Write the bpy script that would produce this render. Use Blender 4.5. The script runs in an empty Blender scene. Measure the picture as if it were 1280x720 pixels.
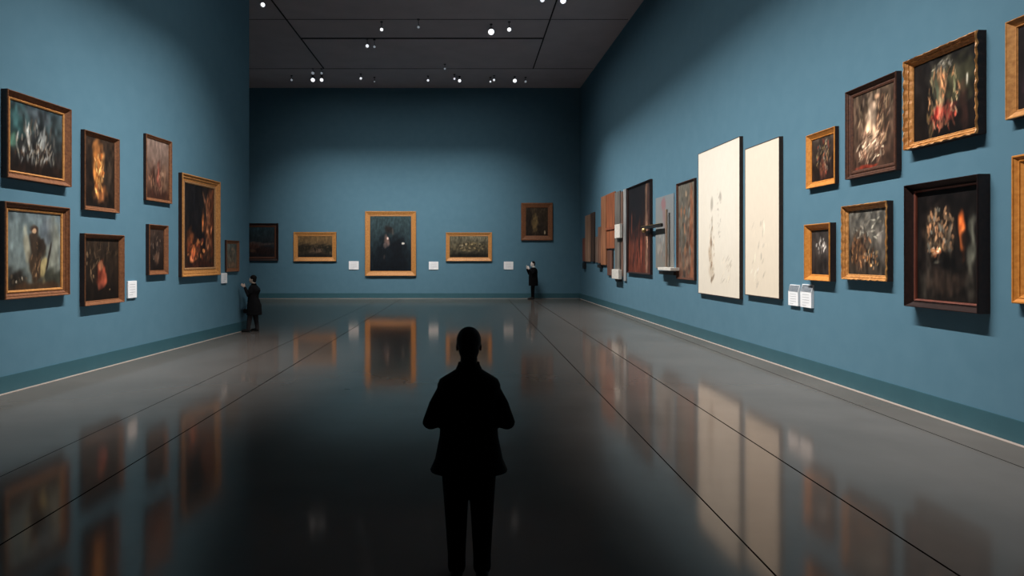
import bpy, bmesh, math, random
import numpy as np
from mathutils import Vector, Matrix, noise
random.seed(7)
C = bpy.context.scene.collection
F = 800.0; CX = 585.0; CY = 322.0; H = 2.15          # focal length and vanishing point in pixels, eye height
CEIL = 11.08
PI = math.pi

# ------------------------------------------------------------------ materials
def lin(c):
    return tuple(((v/255)/12.92 if v/255 <= .04045 else (((v/255)+.055)/1.055)**2.4) for v in c)

def new_mat(name):
    m = bpy.data.materials.new(name); m.use_nodes = True
    nt = m.node_tree
    return m, nt, nt.nodes['Principled BSDF']

def noisy(name, c1, c2, scale=8, rough=.6, metal=0, bump=0, detail=4, stretch=(1, 1, 1), spec=.5):
    m, nt, b = new_mat(name)
    tc = nt.nodes.new('ShaderNodeTexCoord'); mp = nt.nodes.new('ShaderNodeMapping'); mp.inputs['Scale'].default_value = stretch
    n = nt.nodes.new('ShaderNodeTexNoise'); n.inputs['Scale'].default_value = scale; n.inputs['Detail'].default_value = detail
    r = nt.nodes.new('ShaderNodeValToRGB')
    r.color_ramp.elements[0].position = .3; r.color_ramp.elements[1].position = .7
    r.color_ramp.elements[0].color = (*lin(c1), 1); r.color_ramp.elements[1].color = (*lin(c2), 1)
    L = nt.links.new
    L(tc.outputs['Object'], mp.inputs[0]); L(mp.outputs[0], n.inputs['Vector']); L(n.outputs['Fac'], r.inputs[0]); L(r.outputs[0], b.inputs['Base Color'])
    b.inputs['Roughness'].default_value = rough; b.inputs['Metallic'].default_value = metal
    b.inputs['Specular IOR Level'].default_value = spec
    if bump:
        bp = nt.nodes.new('ShaderNodeBump'); bp.inputs['Strength'].default_value = bump; bp.inputs['Distance'].default_value = .01
        L(n.outputs['Fac'], bp.inputs['Height']); L(bp.outputs[0], b.inputs['Normal'])
    return m

M = {}
M['wall'] = noisy('teal_wall_paint', (84, 122, 141), (88, 126, 145), 3, .8, spec=.2)
M['baseboard'] = noisy('dark_teal_paint', (42, 86, 98), (46, 91, 103), 3, .6)
M['ceiling'] = noisy('matt_grey_ceiling', (176, 168, 172), (184, 176, 180), 1.2, .9, spec=.1)
M['seam'] = noisy('ceiling_seam', (18, 18, 20), (24, 24, 26), 4, .9)
M['black'] = noisy('black_fabric', (8, 8, 10), (14, 14, 17), 60, .9, spec=.1)
M['coat'] = noisy('dark_coat_cloth', (20, 20, 22), (30, 30, 32), 60, .95, spec=.1)
M['trouser'] = noisy('black_trouser_cloth', (7, 7, 9), (12, 12, 14), 60, .95, spec=.1)
M['trouser_grey'] = noisy('grey_trouser_cloth', (46, 44, 46), (60, 56, 58), 60, .95, spec=.1)
M['shoe'] = noisy('black_shoe_leather', (8, 8, 8), (14, 13, 13), 20, .5)
M['hair'] = noisy('black_hair', (8, 7, 7), (16, 13, 12), 30, .7, stretch=(1, 1, .2), spec=.2)
M['skin_dark'] = noisy('deep_brown_skin', (42, 28, 22), (52, 35, 27), 12, .6, spec=.2)
M['skin_pale'] = noisy('pale_skin', (214, 186, 170), (226, 200, 184), 12, .5)
M['skin_white'] = noisy('very_pale_skin', (240, 228, 220), (250, 240, 234), 12, .5)
M['collar'] = noisy('white_shirt_cotton', (215, 215, 215), (235, 235, 235), 20, .8)
M['eye'] = noisy('eye_white', (200, 195, 190), (220, 216, 210), 10, .3)
M['lips'] = noisy('lips', (120, 66, 60), (136, 78, 70), 10, .5)
M['label'] = noisy('white_card', (238, 241, 245), (246, 248, 250), 10, .6)
M['label_grey'] = noisy('pale_grey_card', (150, 160, 170), (172, 180, 188), 10, .5)
M['ink'] = noisy('grey_print', (190, 194, 198), (204, 208, 212), 10, .8)
M['fixture'] = noisy('grey_lamp_metal', (46, 46, 50), (58, 58, 62), 10, .5, metal=.3)
M['gold'] = noisy('gilt_wood', (170, 114, 60), (206, 148, 84), 22, .45, metal=.05, bump=.25)
M['gold_bright'] = noisy('bright_gilt_wood', (190, 118, 46), (216, 146, 68), 22, .45, metal=.05, bump=.25)
M['gold_dull'] = noisy('dull_gilt_wood', (104, 64, 40), (138, 90, 56), 24, .5, metal=.04, bump=.3)
M['bronze'] = noisy('bronze_brown_wood', (60, 36, 26), (92, 56, 38), 26, .5, metal=.02, bump=.3)
M['side'] = noisy('dark_stained_frame_side', (44, 25, 21), (60, 36, 28), 16, .6)
M['darkwood'] = noisy('near_black_wood', (26, 13, 12), (44, 24, 20), 18, .45, bump=.2)
M['redwood'] = noisy('red_brown_wood', (84, 40, 30), (110, 56, 40), 18, .5, stretch=(1, 1, .2))
M['paleliner'] = noisy('worn_gilt_liner', (150, 110, 72), (180, 138, 96), 30, .5, metal=.05)
M['panel_edge'] = noisy('dark_panel_edge', (58, 42, 34), (74, 56, 46), 12, .6)
M['white_box'] = noisy('white_painted_box', (205, 203, 196), (225, 222, 214), 14, .6)
M['brass'] = noisy('aged_brass', (180, 150, 96), (205, 176, 120), 14, .35, metal=.6)
M['blackmetal'] = noisy('black_metal', (20, 18, 18), (30, 27, 26), 14, .5)

def wood(name, c1, c2):
    return noisy(name, tuple(v*.62 for v in c1), tuple(min(255, v*1.12) for v in c2), 12, .65, stretch=(1, 1, .06), bump=.1, detail=2)

def emit_mat(name, col, s):
    m, nt, b = new_mat(name)
    n = nt.nodes.new('ShaderNodeTexNoise'); n.inputs['Scale'].default_value = 2
    mx = nt.nodes.new('ShaderNodeMix'); mx.data_type = 'RGBA'
    mx.inputs[6].default_value = (*lin(col), 1); mx.inputs[7].default_value = (*[v*.93 for v in lin(col)], 1)
    nt.links.new(n.outputs['Fac'], mx.inputs[0]); nt.links.new(mx.outputs[2], b.inputs['Emission Color'])
    b.inputs['Emission Strength'].default_value = s; b.inputs['Base Color'].default_value = (.5, .5, .5, 1)
    return m
LENS = {3: emit_mat('lamp_lens_bright', (250, 252, 255), 2.2), 2: emit_mat('lamp_lens_medium', (240, 244, 250), 1.3), 1: emit_mat('lamp_lens_dim', (190, 200, 210), .45)}

def floor_mat():
    m, nt, b = new_mat('polished_dark_floor'); L = nt.links.new
    tc = nt.nodes.new('ShaderNodeTexCoord')
    n = nt.nodes.new('ShaderNodeTexNoise'); n.inputs['Scale'].default_value = .7; n.inputs['Detail'].default_value = 6
    r = nt.nodes.new('ShaderNodeValToRGB'); r.color_ramp.elements[0].position = .3; r.color_ramp.elements[1].position = .75
    r.color_ramp.elements[0].color = (*lin(FLOOR1), 1); r.color_ramp.elements[1].color = (*lin(FLOOR2), 1)
    L(tc.outputs['Object'], n.inputs['Vector']); L(n.outputs['Fac'], r.inputs[0])
    sep = nt.nodes.new('ShaderNodeSeparateXYZ'); L(tc.outputs['Object'], sep.inputs[0])
    prev = None
    for x0, wd in ((2.08, .008), (3.32, .010), (5.68, .008), (-3.50, .009), (-4.59, .007)):
        s = nt.nodes.new('ShaderNodeMath'); s.operation = 'COMPARE'; s.inputs[1].default_value = x0; s.inputs[2].default_value = wd
        L(sep.outputs[0], s.inputs[0])
        if prev is None: prev = s
        else:
            a = nt.nodes.new('ShaderNodeMath'); a.operation = 'MAXIMUM'; L(prev.outputs[0], a.inputs[0]); L(s.outputs[0], a.inputs[1]); prev = a
    mx = nt.nodes.new('ShaderNodeMix'); mx.data_type = 'RGBA'; mx.inputs[7].default_value = (.004, .003, .003, 1)
    L(prev.outputs[0], mx.inputs[0]); L(r.outputs[0], mx.inputs[6]); L(mx.outputs[2], b.inputs['Base Color'])
    n2 = nt.nodes.new('ShaderNodeTexNoise'); n2.inputs['Scale'].default_value = .45; n2.inputs['Detail'].default_value = 5
    L(tc.outputs['Object'], n2.inputs['Vector'])
    mr = nt.nodes.new('ShaderNodeMapRange'); mr.inputs[3].default_value = FR1; mr.inputs[4].default_value = FR2
    L(n2.outputs['Fac'], mr.inputs[0])
    ad = nt.nodes.new('ShaderNodeMath'); ad.operation = 'ADD'; L(mr.outputs[0], ad.inputs[0])
    ml = nt.nodes.new('ShaderNodeMath'); ml.operation = 'MULTIPLY'; ml.inputs[1].default_value = .6; L(prev.outputs[0], ml.inputs[0]); L(ml.outputs[0], ad.inputs[1])
    b.inputs['Roughness'].default_value = .9; b.inputs['Specular IOR Level'].default_value = 0
    g = nt.nodes.new('ShaderNodeBsdfGlossy'); g.inputs['Color'].default_value = (.92, .79, .71, 1); L(ad.outputs[0], g.inputs['Roughness'])
    fr = nt.nodes.new('ShaderNodeFresnel'); fr.inputs['IOR'].default_value = FIOR
    iv = nt.nodes.new('ShaderNodeMath'); iv.operation = 'SUBTRACT'; iv.inputs[0].default_value = 1; L(prev.outputs[0], iv.inputs[1])
    fm = nt.nodes.new('ShaderNodeMath'); fm.operation = 'MULTIPLY'; L(fr.outputs[0], fm.inputs[0]); L(iv.outputs[0], fm.inputs[1])
    ms = nt.nodes.new('ShaderNodeMixShader'); L(fm.outputs[0], ms.inputs[0]); L(b.outputs[0], ms.inputs[1]); L(g.outputs[0], ms.inputs[2])
    L(ms.outputs[0], nt.nodes['Material Output'].inputs['Surface'])
    return m
FLOOR1, FLOOR2, FR1, FR2, FIOR = (106, 100, 96), (119, 113, 109), .075, .12, 1.42
M['floor'] = floor_mat()

def canvas_mat(name, amp=.35, rough=.5, scale=60):
    m, nt, b = new_mat(name); L = nt.links.new
    at = nt.nodes.new('ShaderNodeAttribute'); at.attribute_name = 'paint'
    tc = nt.nodes.new('ShaderNodeTexCoord')
    mp = nt.nodes.new('ShaderNodeMapping'); mp.inputs['Scale'].default_value = (1, 1, .5)
    n = nt.nodes.new('ShaderNodeTexNoise'); n.inputs['Scale'].default_value = scale; n.inputs['Detail'].default_value = 3
    mr = nt.nodes.new('ShaderNodeMapRange'); mr.inputs[1].default_value = .3; mr.inputs[2].default_value = .7
    mr.inputs[3].default_value = 1-amp; mr.inputs[4].default_value = 1+amp
    mx = nt.nodes.new('ShaderNodeVectorMath'); mx.operation = 'SCALE'
    L(tc.outputs['Object'], mp.inputs[0]); L(mp.outputs[0], n.inputs['Vector']); L(n.outputs['Fac'], mr.inputs[0])
    L(at.outputs['Color'], mx.inputs[0]); L(mr.outputs[0], mx.inputs['Scale']); L(mx.outputs[0], b.inputs['Base Color'])
    b.inputs['Roughness'].default_value = rough; b.inputs['Specular IOR Level'].default_value = .25
    return m
M['oil'] = canvas_mat('oil_paint', .26, .5, 9)
M['paper'] = canvas_mat('pale_paper', .02, .7, 10)

# ------------------------------------------------------------------ object helpers
def obj(name, me_or_bm, mat=None, parent=None):
    if isinstance(me_or_bm, bmesh.types.BMesh):
        me = bpy.data.meshes.new(name); bmesh.ops.recalc_face_normals(me_or_bm, faces=me_or_bm.faces); me_or_bm.to_mesh(me); me_or_bm.free()
    else: me = me_or_bm
    o = bpy.data.objects.new(name, me); C.objects.link(o)
    if mat: me.materials.append(mat)
    if parent: o.parent = parent
    return o

def tag(o, label=None, cat=None, group=None, kind=None):
    for k, v in (('label', label), ('category', cat), ('group', group), ('kind', kind)):
        if v: o[k] = v
    return o

def thing(name, label, cat, loc=(0, 0, 0), rz=0, group=None):
    o = bpy.data.objects.new(name, None); C.objects.link(o); o.empty_display_size = .1
    o.location = loc; o.rotation_euler = (0, 0, rz)
    return tag(o, label, cat, group)

def box(bm, x0, x1, y0, y1, z0, z1, bev=0):
    r = bmesh.ops.create_cube(bm, size=1)
    for v in r['verts']:
        v.co = Vector((x0+(v.co.x+.5)*(x1-x0), y0+(v.co.y+.5)*(y1-y0), z0+(v.co.z+.5)*(z1-z0)))
    if bev:
        es = list({e for v in r['verts'] for e in v.link_edges})
        bmesh.ops.bevel(bm, geom=es, offset=bev, segments=2, affect='EDGES')
    return bm

def quad(bm, pts):
    bm.faces.new([bm.verts.new(p) for p in pts])

# ------------------------------------------------------------------ walls and unprojection
class Wall:
    def __init__(s, A, B, n):       # two floor points and the rough room-facing normal
        s.A = Vector((A[0], A[1], 0)); d = Vector((B[0]-A[0], B[1]-A[1], 0)).normalized()
        nn = Vector((-d.y, d.x, 0))
        if nn.dot(Vector((*n, 0))) < 0: nn = -nn
        s.n = nn; s.right = Vector((-nn.y, nn.x, 0))     # viewer's right when facing the wall
        s.rz = math.atan2(s.right.y, s.right.x)
    def at(s, x, y, p=0):           # pixel -> point on the wall's plane shifted p into the room
        d = Vector(((x-CX)/F, 1, (CY-y)/F)); o = Vector((0, 0, H)); P = s.A + s.n*p
        return o + d*((P-o).dot(s.n)/d.dot(s.n))
RW = Wall((5.90, 33.7), (6.36, 7.32), (-1, 0))
LW = Wall((-7.36, 10.06), (-6.60, 19.3), (1, 0))
BW = Wall((-10, 33.7), (6, 33.7), (0, -1))

# ------------------------------------------------------------------ the shell
def plane_strip(P, Q, z0, z1, thick, out):
    bm = bmesh.new(); o = out*thick
    a, b = Vector(P), Vector(Q)
    vs = []
    for z in (z0, z1):
        for p in (a, b, b+o, a+o): vs.append(bm.verts.new((p.x, p.y, z)))
    for f in ((0, 1, 2, 3), (4, 5, 6, 7), (0, 1, 5, 4), (1, 2, 6, 5), (2, 3, 7, 6), (3, 0, 4, 7)): bm.faces.new([vs[i] for i in f])
    return bm
YB, YF, XL = 33.7, -8.0, -14.0
def along(W, y):                     # point of a wall's line at depth y
    d = W.right; t = (y-W.A.y)/d.y; p = W.A + d*t; return Vector((p.x, p.y, 0))
rwB = along(RW, YB); rwF = along(RW, YF); lwE = along(LW, 19.3); lwF = along(LW, YF)
S = lambda name, bm, m: tag(obj(name, bm, m), kind='structure')
S('floor', box(bmesh.new(), XL-.3, 8, YF-.3, YB+.3, -.3, 0), M['floor'])
S('ceiling', box(bmesh.new(), XL-.3, 8, YF-.3, YB+.3, CEIL, CEIL+.3), M['ceiling'])
S('wall_right', plane_strip(rwB, rwF, 0, CEIL, -.3, RW.n), M['wall'])
S('wall_back', box(bmesh.new(), XL-.3, 8, YB, YB+.3, 0, CEIL), M['wall'])
S('wall_left', plane_strip(lwE, lwF, 0, CEIL, -.35, LW.n), M['wall'])
S('wall_left_far', box(bmesh.new(), XL-.3, XL, YF, YB, 0, CEIL), M['wall'])
S('wall_rear', box(bmesh.new(), XL-.3, 8, YF-.3, YF, 0, CEIL), M['wall'])
BH = .27
S('baseboard_right', plane_strip(rwB, rwF, 0, BH, .018, RW.n), M['baseboard'])
S('baseboard_left', plane_strip(lwE, lwF, 0, BH, .018, LW.n), M['baseboard'])
S('baseboard_back', box(bmesh.new(), XL, rwB.x, YB-.018, YB, 0, BH), M['baseboard'])
M['border'] = noisy('pale_floor_border', (176, 160, 152), (192, 176, 166), 6, .35)  # thin strips along the wall bases, coloured paler than the floor
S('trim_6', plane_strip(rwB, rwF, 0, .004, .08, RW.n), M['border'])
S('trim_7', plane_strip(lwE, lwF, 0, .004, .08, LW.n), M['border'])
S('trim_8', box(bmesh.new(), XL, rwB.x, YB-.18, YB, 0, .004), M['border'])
# ceiling joints
S('trim_1', box(bmesh.new(), -6.83, -6.78, 6, 30.2, CEIL-.02, CEIL), M['seam'])
S('trim_2', box(bmesh.new(), 3.05, 3.10, 6, 30.2, CEIL-.02, CEIL), M['seam'])
S('trim_3', box(bmesh.new(), -6.77, 3.04, 26.0, 26.10, CEIL-.02, CEIL), M['seam'])
S('trim_4', box(bmesh.new(), XL, 6.0, 23.97, 23.99, CEIL-.012, CEIL), M['seam'])
S('trim_5', box(bmesh.new(), XL, 5.9, 30.22, 30.25, CEIL-.012, CEIL), M['seam'])

# ------------------------------------------------------------------ painted canvases
class Paint:
    def __init__(s, w, h, seed, res=80):
        s.nx = max(16, int(res*w)) ; s.nz = max(16, int(res*h)); s.w = w; s.h = h
        s.nx = min(s.nx, 150); s.nz = min(s.nz, 190)
        u = np.linspace(0, 1, s.nx+1); v = np.linspace(0, 1, s.nz+1)
        s.U, s.V = np.meshgrid(u, v); s.rng = np.random.default_rng(seed)
        s.c = np.zeros((s.nz+1, s.nx+1, 3))
        ph = s.rng.uniform(0, 6.28, 24); fr = s.rng.uniform(3, 16, (12, 2)) * s.rng.choice([-1, 1], (12, 2))
        s.ph0 = seed*1.7; s.rag = .45; s.daubs = .36 if seed in (11, 13, 17, 32, 33, 34, 36, 37) else .14 if seed in (12, 15, 21, 22, 23, 30, 31) else .24
        s.wu = sum(np.sin(fr[i, 0]*s.U+fr[i, 1]*s.V+ph[i])/(6+abs(fr[i]).sum()*.35) for i in range(12))*.06
        s.wv = sum(np.sin(fr[i, 1]*s.U-fr[i, 0]*s.V+ph[i+12])/(6+abs(fr[i]).sum()*.35) for i in range(12))*.06
    def grad(s, top, bot, pw=1):
        t = (s.V**pw)[..., None]; s.c[:] = np.array(bot)*(1-t)+np.array(top)*t; return s
    def blob(s, u, v, ru, rv, col, a=1, ang=0, soft=.5, warp=1):
        du = (s.U+s.wu*warp-u)*s.w; dv = (s.V+s.wv*warp-v)*s.h
        ca, sa = math.cos(math.radians(ang)), math.sin(math.radians(ang))
        x = (du*ca+dv*sa)/(ru*s.w); y = (-du*sa+dv*ca)/(rv*s.h); x = x+.35*np.sin(s.U*31+s.V*17+s.ph0)*s.rag; y = y+.35*np.sin(s.V*37-s.U*23+s.ph0)*s.rag
        r = np.sqrt(x*x+y*y); m = np.clip((1+soft-r)/(2*soft+1e-6), 0, 1); m = (m*m*(3-2*m)*a)[..., None]
        s.c = s.c*(1-m)+np.array(col)*m; return s
    def strokes(s, u, v, ru, rv, n, cols, L=.06, W=.014, ang=90, spread=25, a=.8):
        W *= .62; L *= .85
        for _ in range(int(n*1.9)):
            t = s.rng.uniform(0, 6.28); q = math.sqrt(s.rng.uniform(0, 1))
            col = np.array(cols[s.rng.integers(len(cols))])*s.rng.uniform(.65, 1.2)
            l = L*s.rng.uniform(.5, 1.5)
            s.rag = .3; s.blob(u+ru*q*math.cos(t), v+rv*q*math.sin(t), l, W*s.rng.uniform(.6, 1.5)*1., np.clip(col*1.12, 0, 255), min(1, a*s.rng.uniform(.7, 1.2)), ang+s.rng.uniform(-spread, spread), .35, .3); s.rag = .45
        return s
    def daub(s, a, b, amp):          # brushy variation of the paint, cells of a x b metres
        gx, gz = max(2, int(s.w/a)), max(2, int(s.h/b)); g = s.rng.uniform(-1, 1, (gz+2, gx+2))
        x = s.U*gx+s.wu*8; z = s.V*gz+s.wv*8; x = np.clip(x, 0, gx+.999); z = np.clip(z, 0, gz+.999)
        i, j = x.astype(int), z.astype(int); fx, fz = x-i, z-j; fx = fx*fx*(3-2*fx); fz = fz*fz*(3-2*fz)
        i1, j1 = np.minimum(i+1, gx+1), np.minimum(j+1, gz+1)
        n = (g[j, i]*(1-fx)+g[j, i1]*fx)*(1-fz)+(g[j1, i]*(1-fx)+g[j1, i1]*fx)*fz
        s.c = s.c*(1+amp*n[..., None]); return s
    def mesh(s, name, x0, z0, y):
        if name == 'canvas': s.daub(.05, .11, s.daubs).daub(.14, .2, s.daubs*.5); s.c = s.c*1.1
        me = bpy.data.meshes.new(name)
        xs = x0+s.U*s.w; zs = z0+s.V*s.h
        co = np.stack([xs, np.full_like(xs, y), zs], -1).reshape(-1, 3)
        nx, nz = s.nx, s.nz; faces = []
        for j in range(nz):
            for i in range(nx):
                a = j*(nx+1)+i; faces.append((a, a+1, a+nx+2, a+nx+1))
        me.from_pydata(co.tolist(), [], faces)
        at = me.color_attributes.new('paint', 'FLOAT_COLOR', 'POINT')
        c = np.clip(s.c, 0, 255)/255; l = np.where(c <= .04045, c/12.92, ((c+.055)/1.055)**2.4)
        full = np.concatenate([l, np.ones((*l.shape[:2], 1))], -1).astype(np.float32).reshape(-1)
        at.data.foreach_set('color', full)
        return me

def moulding(w, h, prof, orn=0, seed=0, dark_side=False):
    """rectangular frame: prof = [(inset from outer edge, height above wall)], mitred corners"""
    bm = bmesh.new(); rnd = random.Random(seed)
    rings = []
    nx = max(1, int(w/.05)) if orn else 1; nz = max(1, int(h/.05)) if orn else 1
    for k, (t, y) in enumerate(prof):
        x0, x1, z0, z1 = -w/2+t, w/2-t, t, h-t
        pts = [(x0+(x1-x0)*i/nx, z0, 0) for i in range(nx)]+[(x1, z0+(z1-z0)*i/nz, 1) for i in range(nz)]+[(x1-(x1-x0)*i/nx, z1, 2) for i in range(nx)]+[(x0, z1-(z1-z0)*i/nz, 3) for i in range(nz)]
        ring = []
        for i, (x, z, side) in enumerate(pts):
            yy = y
            if orn and 0 < k < len(prof)-2: yy = y*(1+orn*.06*math.sin(i*2.1)+orn*.06*rnd.uniform(-1, 1))
            if orn and k in (1, 2):
                g = orn*.003*math.sin(i*2.1+1)
                x += g if side == 3 else -g if side == 1 else 0; z += g if side == 0 else -g if side == 2 else 0
            ring.append(bm.verts.new((x, -yy, z)))
        rings.append(ring)
    for k, (a, b) in enumerate(zip(rings, rings[1:])):
        n = len(a)
        for i in range(n): bm.faces.new((a[i], a[(i+1) % n], b[(i+1) % n], b[i])).material_index = 1 if k == 0 and dark_side else 0
    n = len(rings[0])
    for i in range(n): bm.faces.new((rings[-1][i], rings[-1][(i+1) % n], rings[0][(i+1) % n], rings[0][i]))
    return bm

PROF = {   # inset, height as fractions of width, depth
 'scoop': [(0, 0), (0, .86), (.05, 1), (.14, 1), (.18, .93), (.5, .66), (.8, .42), (.84, .46), (.9, .44), (.94, .34), (1, .32), (1, 0)],
 'ridge': [(0, 0), (0, .84), (.06, 1), (.16, 1), (.2, .88), (.42, .66), (.46, .72), (.54, .7), (.58, .58), (.84, .4), (.88, .44), (1, .32), (1, 0)],
 'flat': [(0, 0), (0, .9), (.05, 1), (.25, 1), (.35, .86), (.95, .5), (1, .4), (1, 0)],
}
def hang(W, xl, xr, yt, yb, p, fw, label, mat, pfun, seed, prof='scoop', orn=0, liner=None, linerw=0, canvas='oil', name='framed_painting', cat='painting', frame_label=None, yR=None, group=None, fb=None, loss=None):
    """front face corners in pixels: xl, xr the side edges; yt, yb top and bottom of the left edge"""
    Lp = W.at(xl, yt, p); Rp = W.at(xr, yt, p); zb = W.at(xl, yb, p).z
    w = (Rp-Lp).dot(W.right); h = Lp.z-zb
    mid = (Lp+Rp)/2 - W.n*p; mid.z = zb
    t = thing(name, label, cat, mid, W.rz, group)
    o = obj('frame', moulding(w, h, [(a*fw, b*p) for a, b in PROF[prof]], orn, seed, True), M[mat], t); o.data.materials.append(M['side'])
    if frame_label: o['label'] = frame_label
    ins = fw
    if liner:
        bm = moulding(w-2*fw+.004, h-2*fw+.004, [(0, 0), (0, .44*p), (.25*linerw, .5*p), (.8*linerw, .42*p), (linerw, .3*p), (linerw, 0)])
        for v in bm.verts: v.co.z += fw-.002
        obj('liner', bm, M[liner], t); ins = fw+linerw-.004
    cw, ch = w-2*ins+.01, h-2*ins+.01
    P = Paint(cw, ch, seed); pfun(P)
    me = P.mesh('canvas', -cw/2, ins-.005, -.26*p)
    obj('canvas', me, M[canvas], t)
    bk = obj('backing_board', box(bmesh.new(), -cw/2, cw/2, -.22*p, -.004, ins-.005, ins-.005+ch), M['darkwood'], t)
    return t, w, h

# --- what is painted on each (u to the right, v up), sRGB
def pL1(P):
    P.grad((44, 56, 62), (30, 22, 18)).blob(.15, .75, .25, .22, (50, 86, 86), .7).blob(.5, .85, .3, .12, (66, 70, 74), .6)
    P.blob(.1, .45, .08, .12, (66, 100, 84), .7).blob(.85, .7, .18, .25, (58, 72, 74), .6)
    P.strokes(.48, .46, .4, .28, 40, [(150, 150, 146), (110, 112, 108), (66, 60, 54), (130, 120, 108)], .09, .022)
    P.blob(.34, .5, .03, .14, (158, 156, 150), .8, 6).blob(.62, .52, .03, .22, (150, 154, 152), .8, -6).blob(.7, .3, .04, .08, (140, 138, 132), .7)
    P.blob(.55, .78, .04, .2, (34, 40, 42), .8).strokes(.5, .3, .4, .12, 18, [(120, 112, 98), (40, 30, 24), (70, 52, 40)], .05, .02)
    P.blob(.5, .05, .6, .12, (30, 20, 15), .8).blob(.82, .5, .05, .3, (34, 36, 36), .6)
def pL2(P):
    P.grad((92, 104, 108), (96, 104, 100)).blob(.2, .7, .3, .2, (110, 124, 124), .6).blob(.85, .55, .14, .4, (126, 124, 108), .6)
    P.blob(.72, .75, .12, .2, (84, 90, 100), .5).blob(.15, .1, .2, .16, (34, 30, 26), .95).blob(.85, .12, .25, .14, (46, 46, 38), .9).blob(.5, .02, .6, .07, (60, 42, 28), .9)
    P.blob(.35, .55, .05, .24, (150, 146, 126), .85, 4).blob(.52, .33, .13, .30, (58, 44, 32), .95, 2, .3).blob(.50, .58, .11, .18, (50, 40, 32), .95, 0, .3).blob(.63, .54, .08, .10, (44, 36, 30), .95, 0, .3)
    P.blob(.49, .79, .065, .05, (58, 44, 36), .95, 0, .3).blob(.48, .765, .032, .034, (178, 146, 116), .95, 0, .3).blob(.67, .28, .06, .17, (166, 150, 104), .9, -4, .3).blob(.76, .42, .022, .2, (40, 34, 30), .9, -8, .3)
    P.strokes(.51, .36, .09, .26, 12, [(96, 72, 52), (44, 32, 24), (110, 86, 62)], .05, .012)
    P.strokes(.2, .15, .15, .06, 6, [(150, 140, 124), (70, 60, 48)], .03, .02)
def pL3(P):
    P.grad((46, 34, 26), (26, 18, 14)).blob(.75, .55, .2, .35, (58, 48, 40), .6)
    P.blob(.42, .82, .14, .16, (150, 96, 52), .85).blob(.38, .55, .12, .26, (176, 108, 52), .85, 8).blob(.55, .55, .06, .25, (196, 132, 74), .6, -10)
    P.blob(.5, .22, .2, .13, (150, 92, 54), .85).strokes(.45, .5, .17, .38, 30, [(206, 140, 74), (150, 84, 40), (90, 50, 28), (216, 162, 100)], .08, .02)
    P.blob(.15, .3, .14, .4, (24, 17, 13), .7)
def pL4(P):
    P.grad((44, 34, 26), (18, 13, 10)).strokes(.5, .75, .45, .2, 26, [(70, 54, 40), (36, 28, 22), (96, 78, 58)], .1, .012, 60, 60)
    P.blob(.5, .42, .13, .2, (120, 52, 36), .9).blob(.48, .56, .07, .08, (170, 112, 80), .8).blob(.58, .36, .06, .16, (170, 84, 60), .7).blob(.5, .25, .1, .08, (140, 70, 54), .7)
    P.strokes(.2, .6, .12, .3, 10, [(90, 72, 54), (30, 24, 18)], .08, .02).blob(.75, .15, .02, .015, (150, 120, 90), .7)
def pL5(P):
    P.grad((122, 102, 92), (70, 46, 34)).blob(.5, .8, .6, .2, (136, 116, 106), .5)
    P.blob(.3, .36, .09, .22, (64, 42, 34), .9).blob(.55, .36, .08, .24, (84, 48, 40), .9).blob(.53, .42, .04, .14, (160, 92, 76), .7).blob(.8, .35, .07, .22, (120, 92, 74), .8)
    P.strokes(.5, .28, .4, .2, 22, [(110, 76, 58), (50, 32, 24), (150, 120, 98)], .1, .02).blob(.5, .06, .6, .1, (48, 28, 22), .7)
def pL6(P):
    P.grad((54, 42, 36), (24, 18, 16)).strokes(.45, .55, .35, .35, 26, [(96, 80, 70), (50, 40, 36), (30, 24, 22), (120, 100, 86)], .09, .025)
    P.blob(.5, .3, .14, .14, (90, 66, 52), .7)
def pL7(P):
    P.grad((30, 24, 22), (30, 20, 16)).blob(.3, .7, .26, .36, (20, 18, 20), .95)
    P.blob(.82, .55, .14, .42, (112, 66, 44), .9, -6).blob(.72, .72, .04, .2, (140, 94, 68), .8, 18).blob(.92, .5, .04, .45, (84, 44, 28), .8)
    P.blob(.6, .56, .035, .12, (180, 108, 60), .9).blob(.2, .3, .12, .14, (110, 62, 36), .9).blob(.34, .2, .14, .12, (196, 104, 60), .9, 20).blob(.24, .13, .08, .05, (216, 128, 84), .9)
    P.blob(.52, .35, .2, .1, (26, 20, 22), .9, 20).strokes(.4, .22, .3, .16, 18, [(190, 120, 70), (110, 52, 32), (60, 36, 28)], .05, .03, 70).strokes(.8, .5, .1, .4, 16, [(150, 98, 66), (70, 40, 28)], .1, .02, 80, 12)
    P.blob(.5, .02, .6, .05, (60, 30, 20), .8)
def pL8(P):
    P.grad((82, 88, 82), (90, 74, 60)).strokes(.5, .55, .3, .3, 16, [(110, 104, 90), (60, 56, 50), (130, 106, 84)], .12, .04)
    P.blob(.5, .15, .3, .08, (140, 106, 82), .7)
def pB1(P):
    P.grad((34, 50, 56), (30, 26, 28)).blob(.5, .44, .6, .05, (74, 62, 58), .7).blob(.25, .35, .3, .08, (72, 44, 36), .7).blob(.6, .2, .4, .12, (38, 26, 24), .8).blob(.25, .22, .1, .06, (90, 64, 50), .7)
def pB2(P):
    P.grad((104, 82, 54), (60, 54, 46), .7).blob(.2, .42, .28, .22, (36, 32, 26), .95).blob(.75, .4, .35, .2, (30, 30, 26), .95).blob(.55, .28, .18, .18, (92, 74, 62), .8).blob(.5, .05, .6, .16, (26, 24, 22), .9)
    P.strokes(.5, .45, .45, .1, 14, [(60, 50, 36), (24, 22, 18)], .04, .05)
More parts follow.
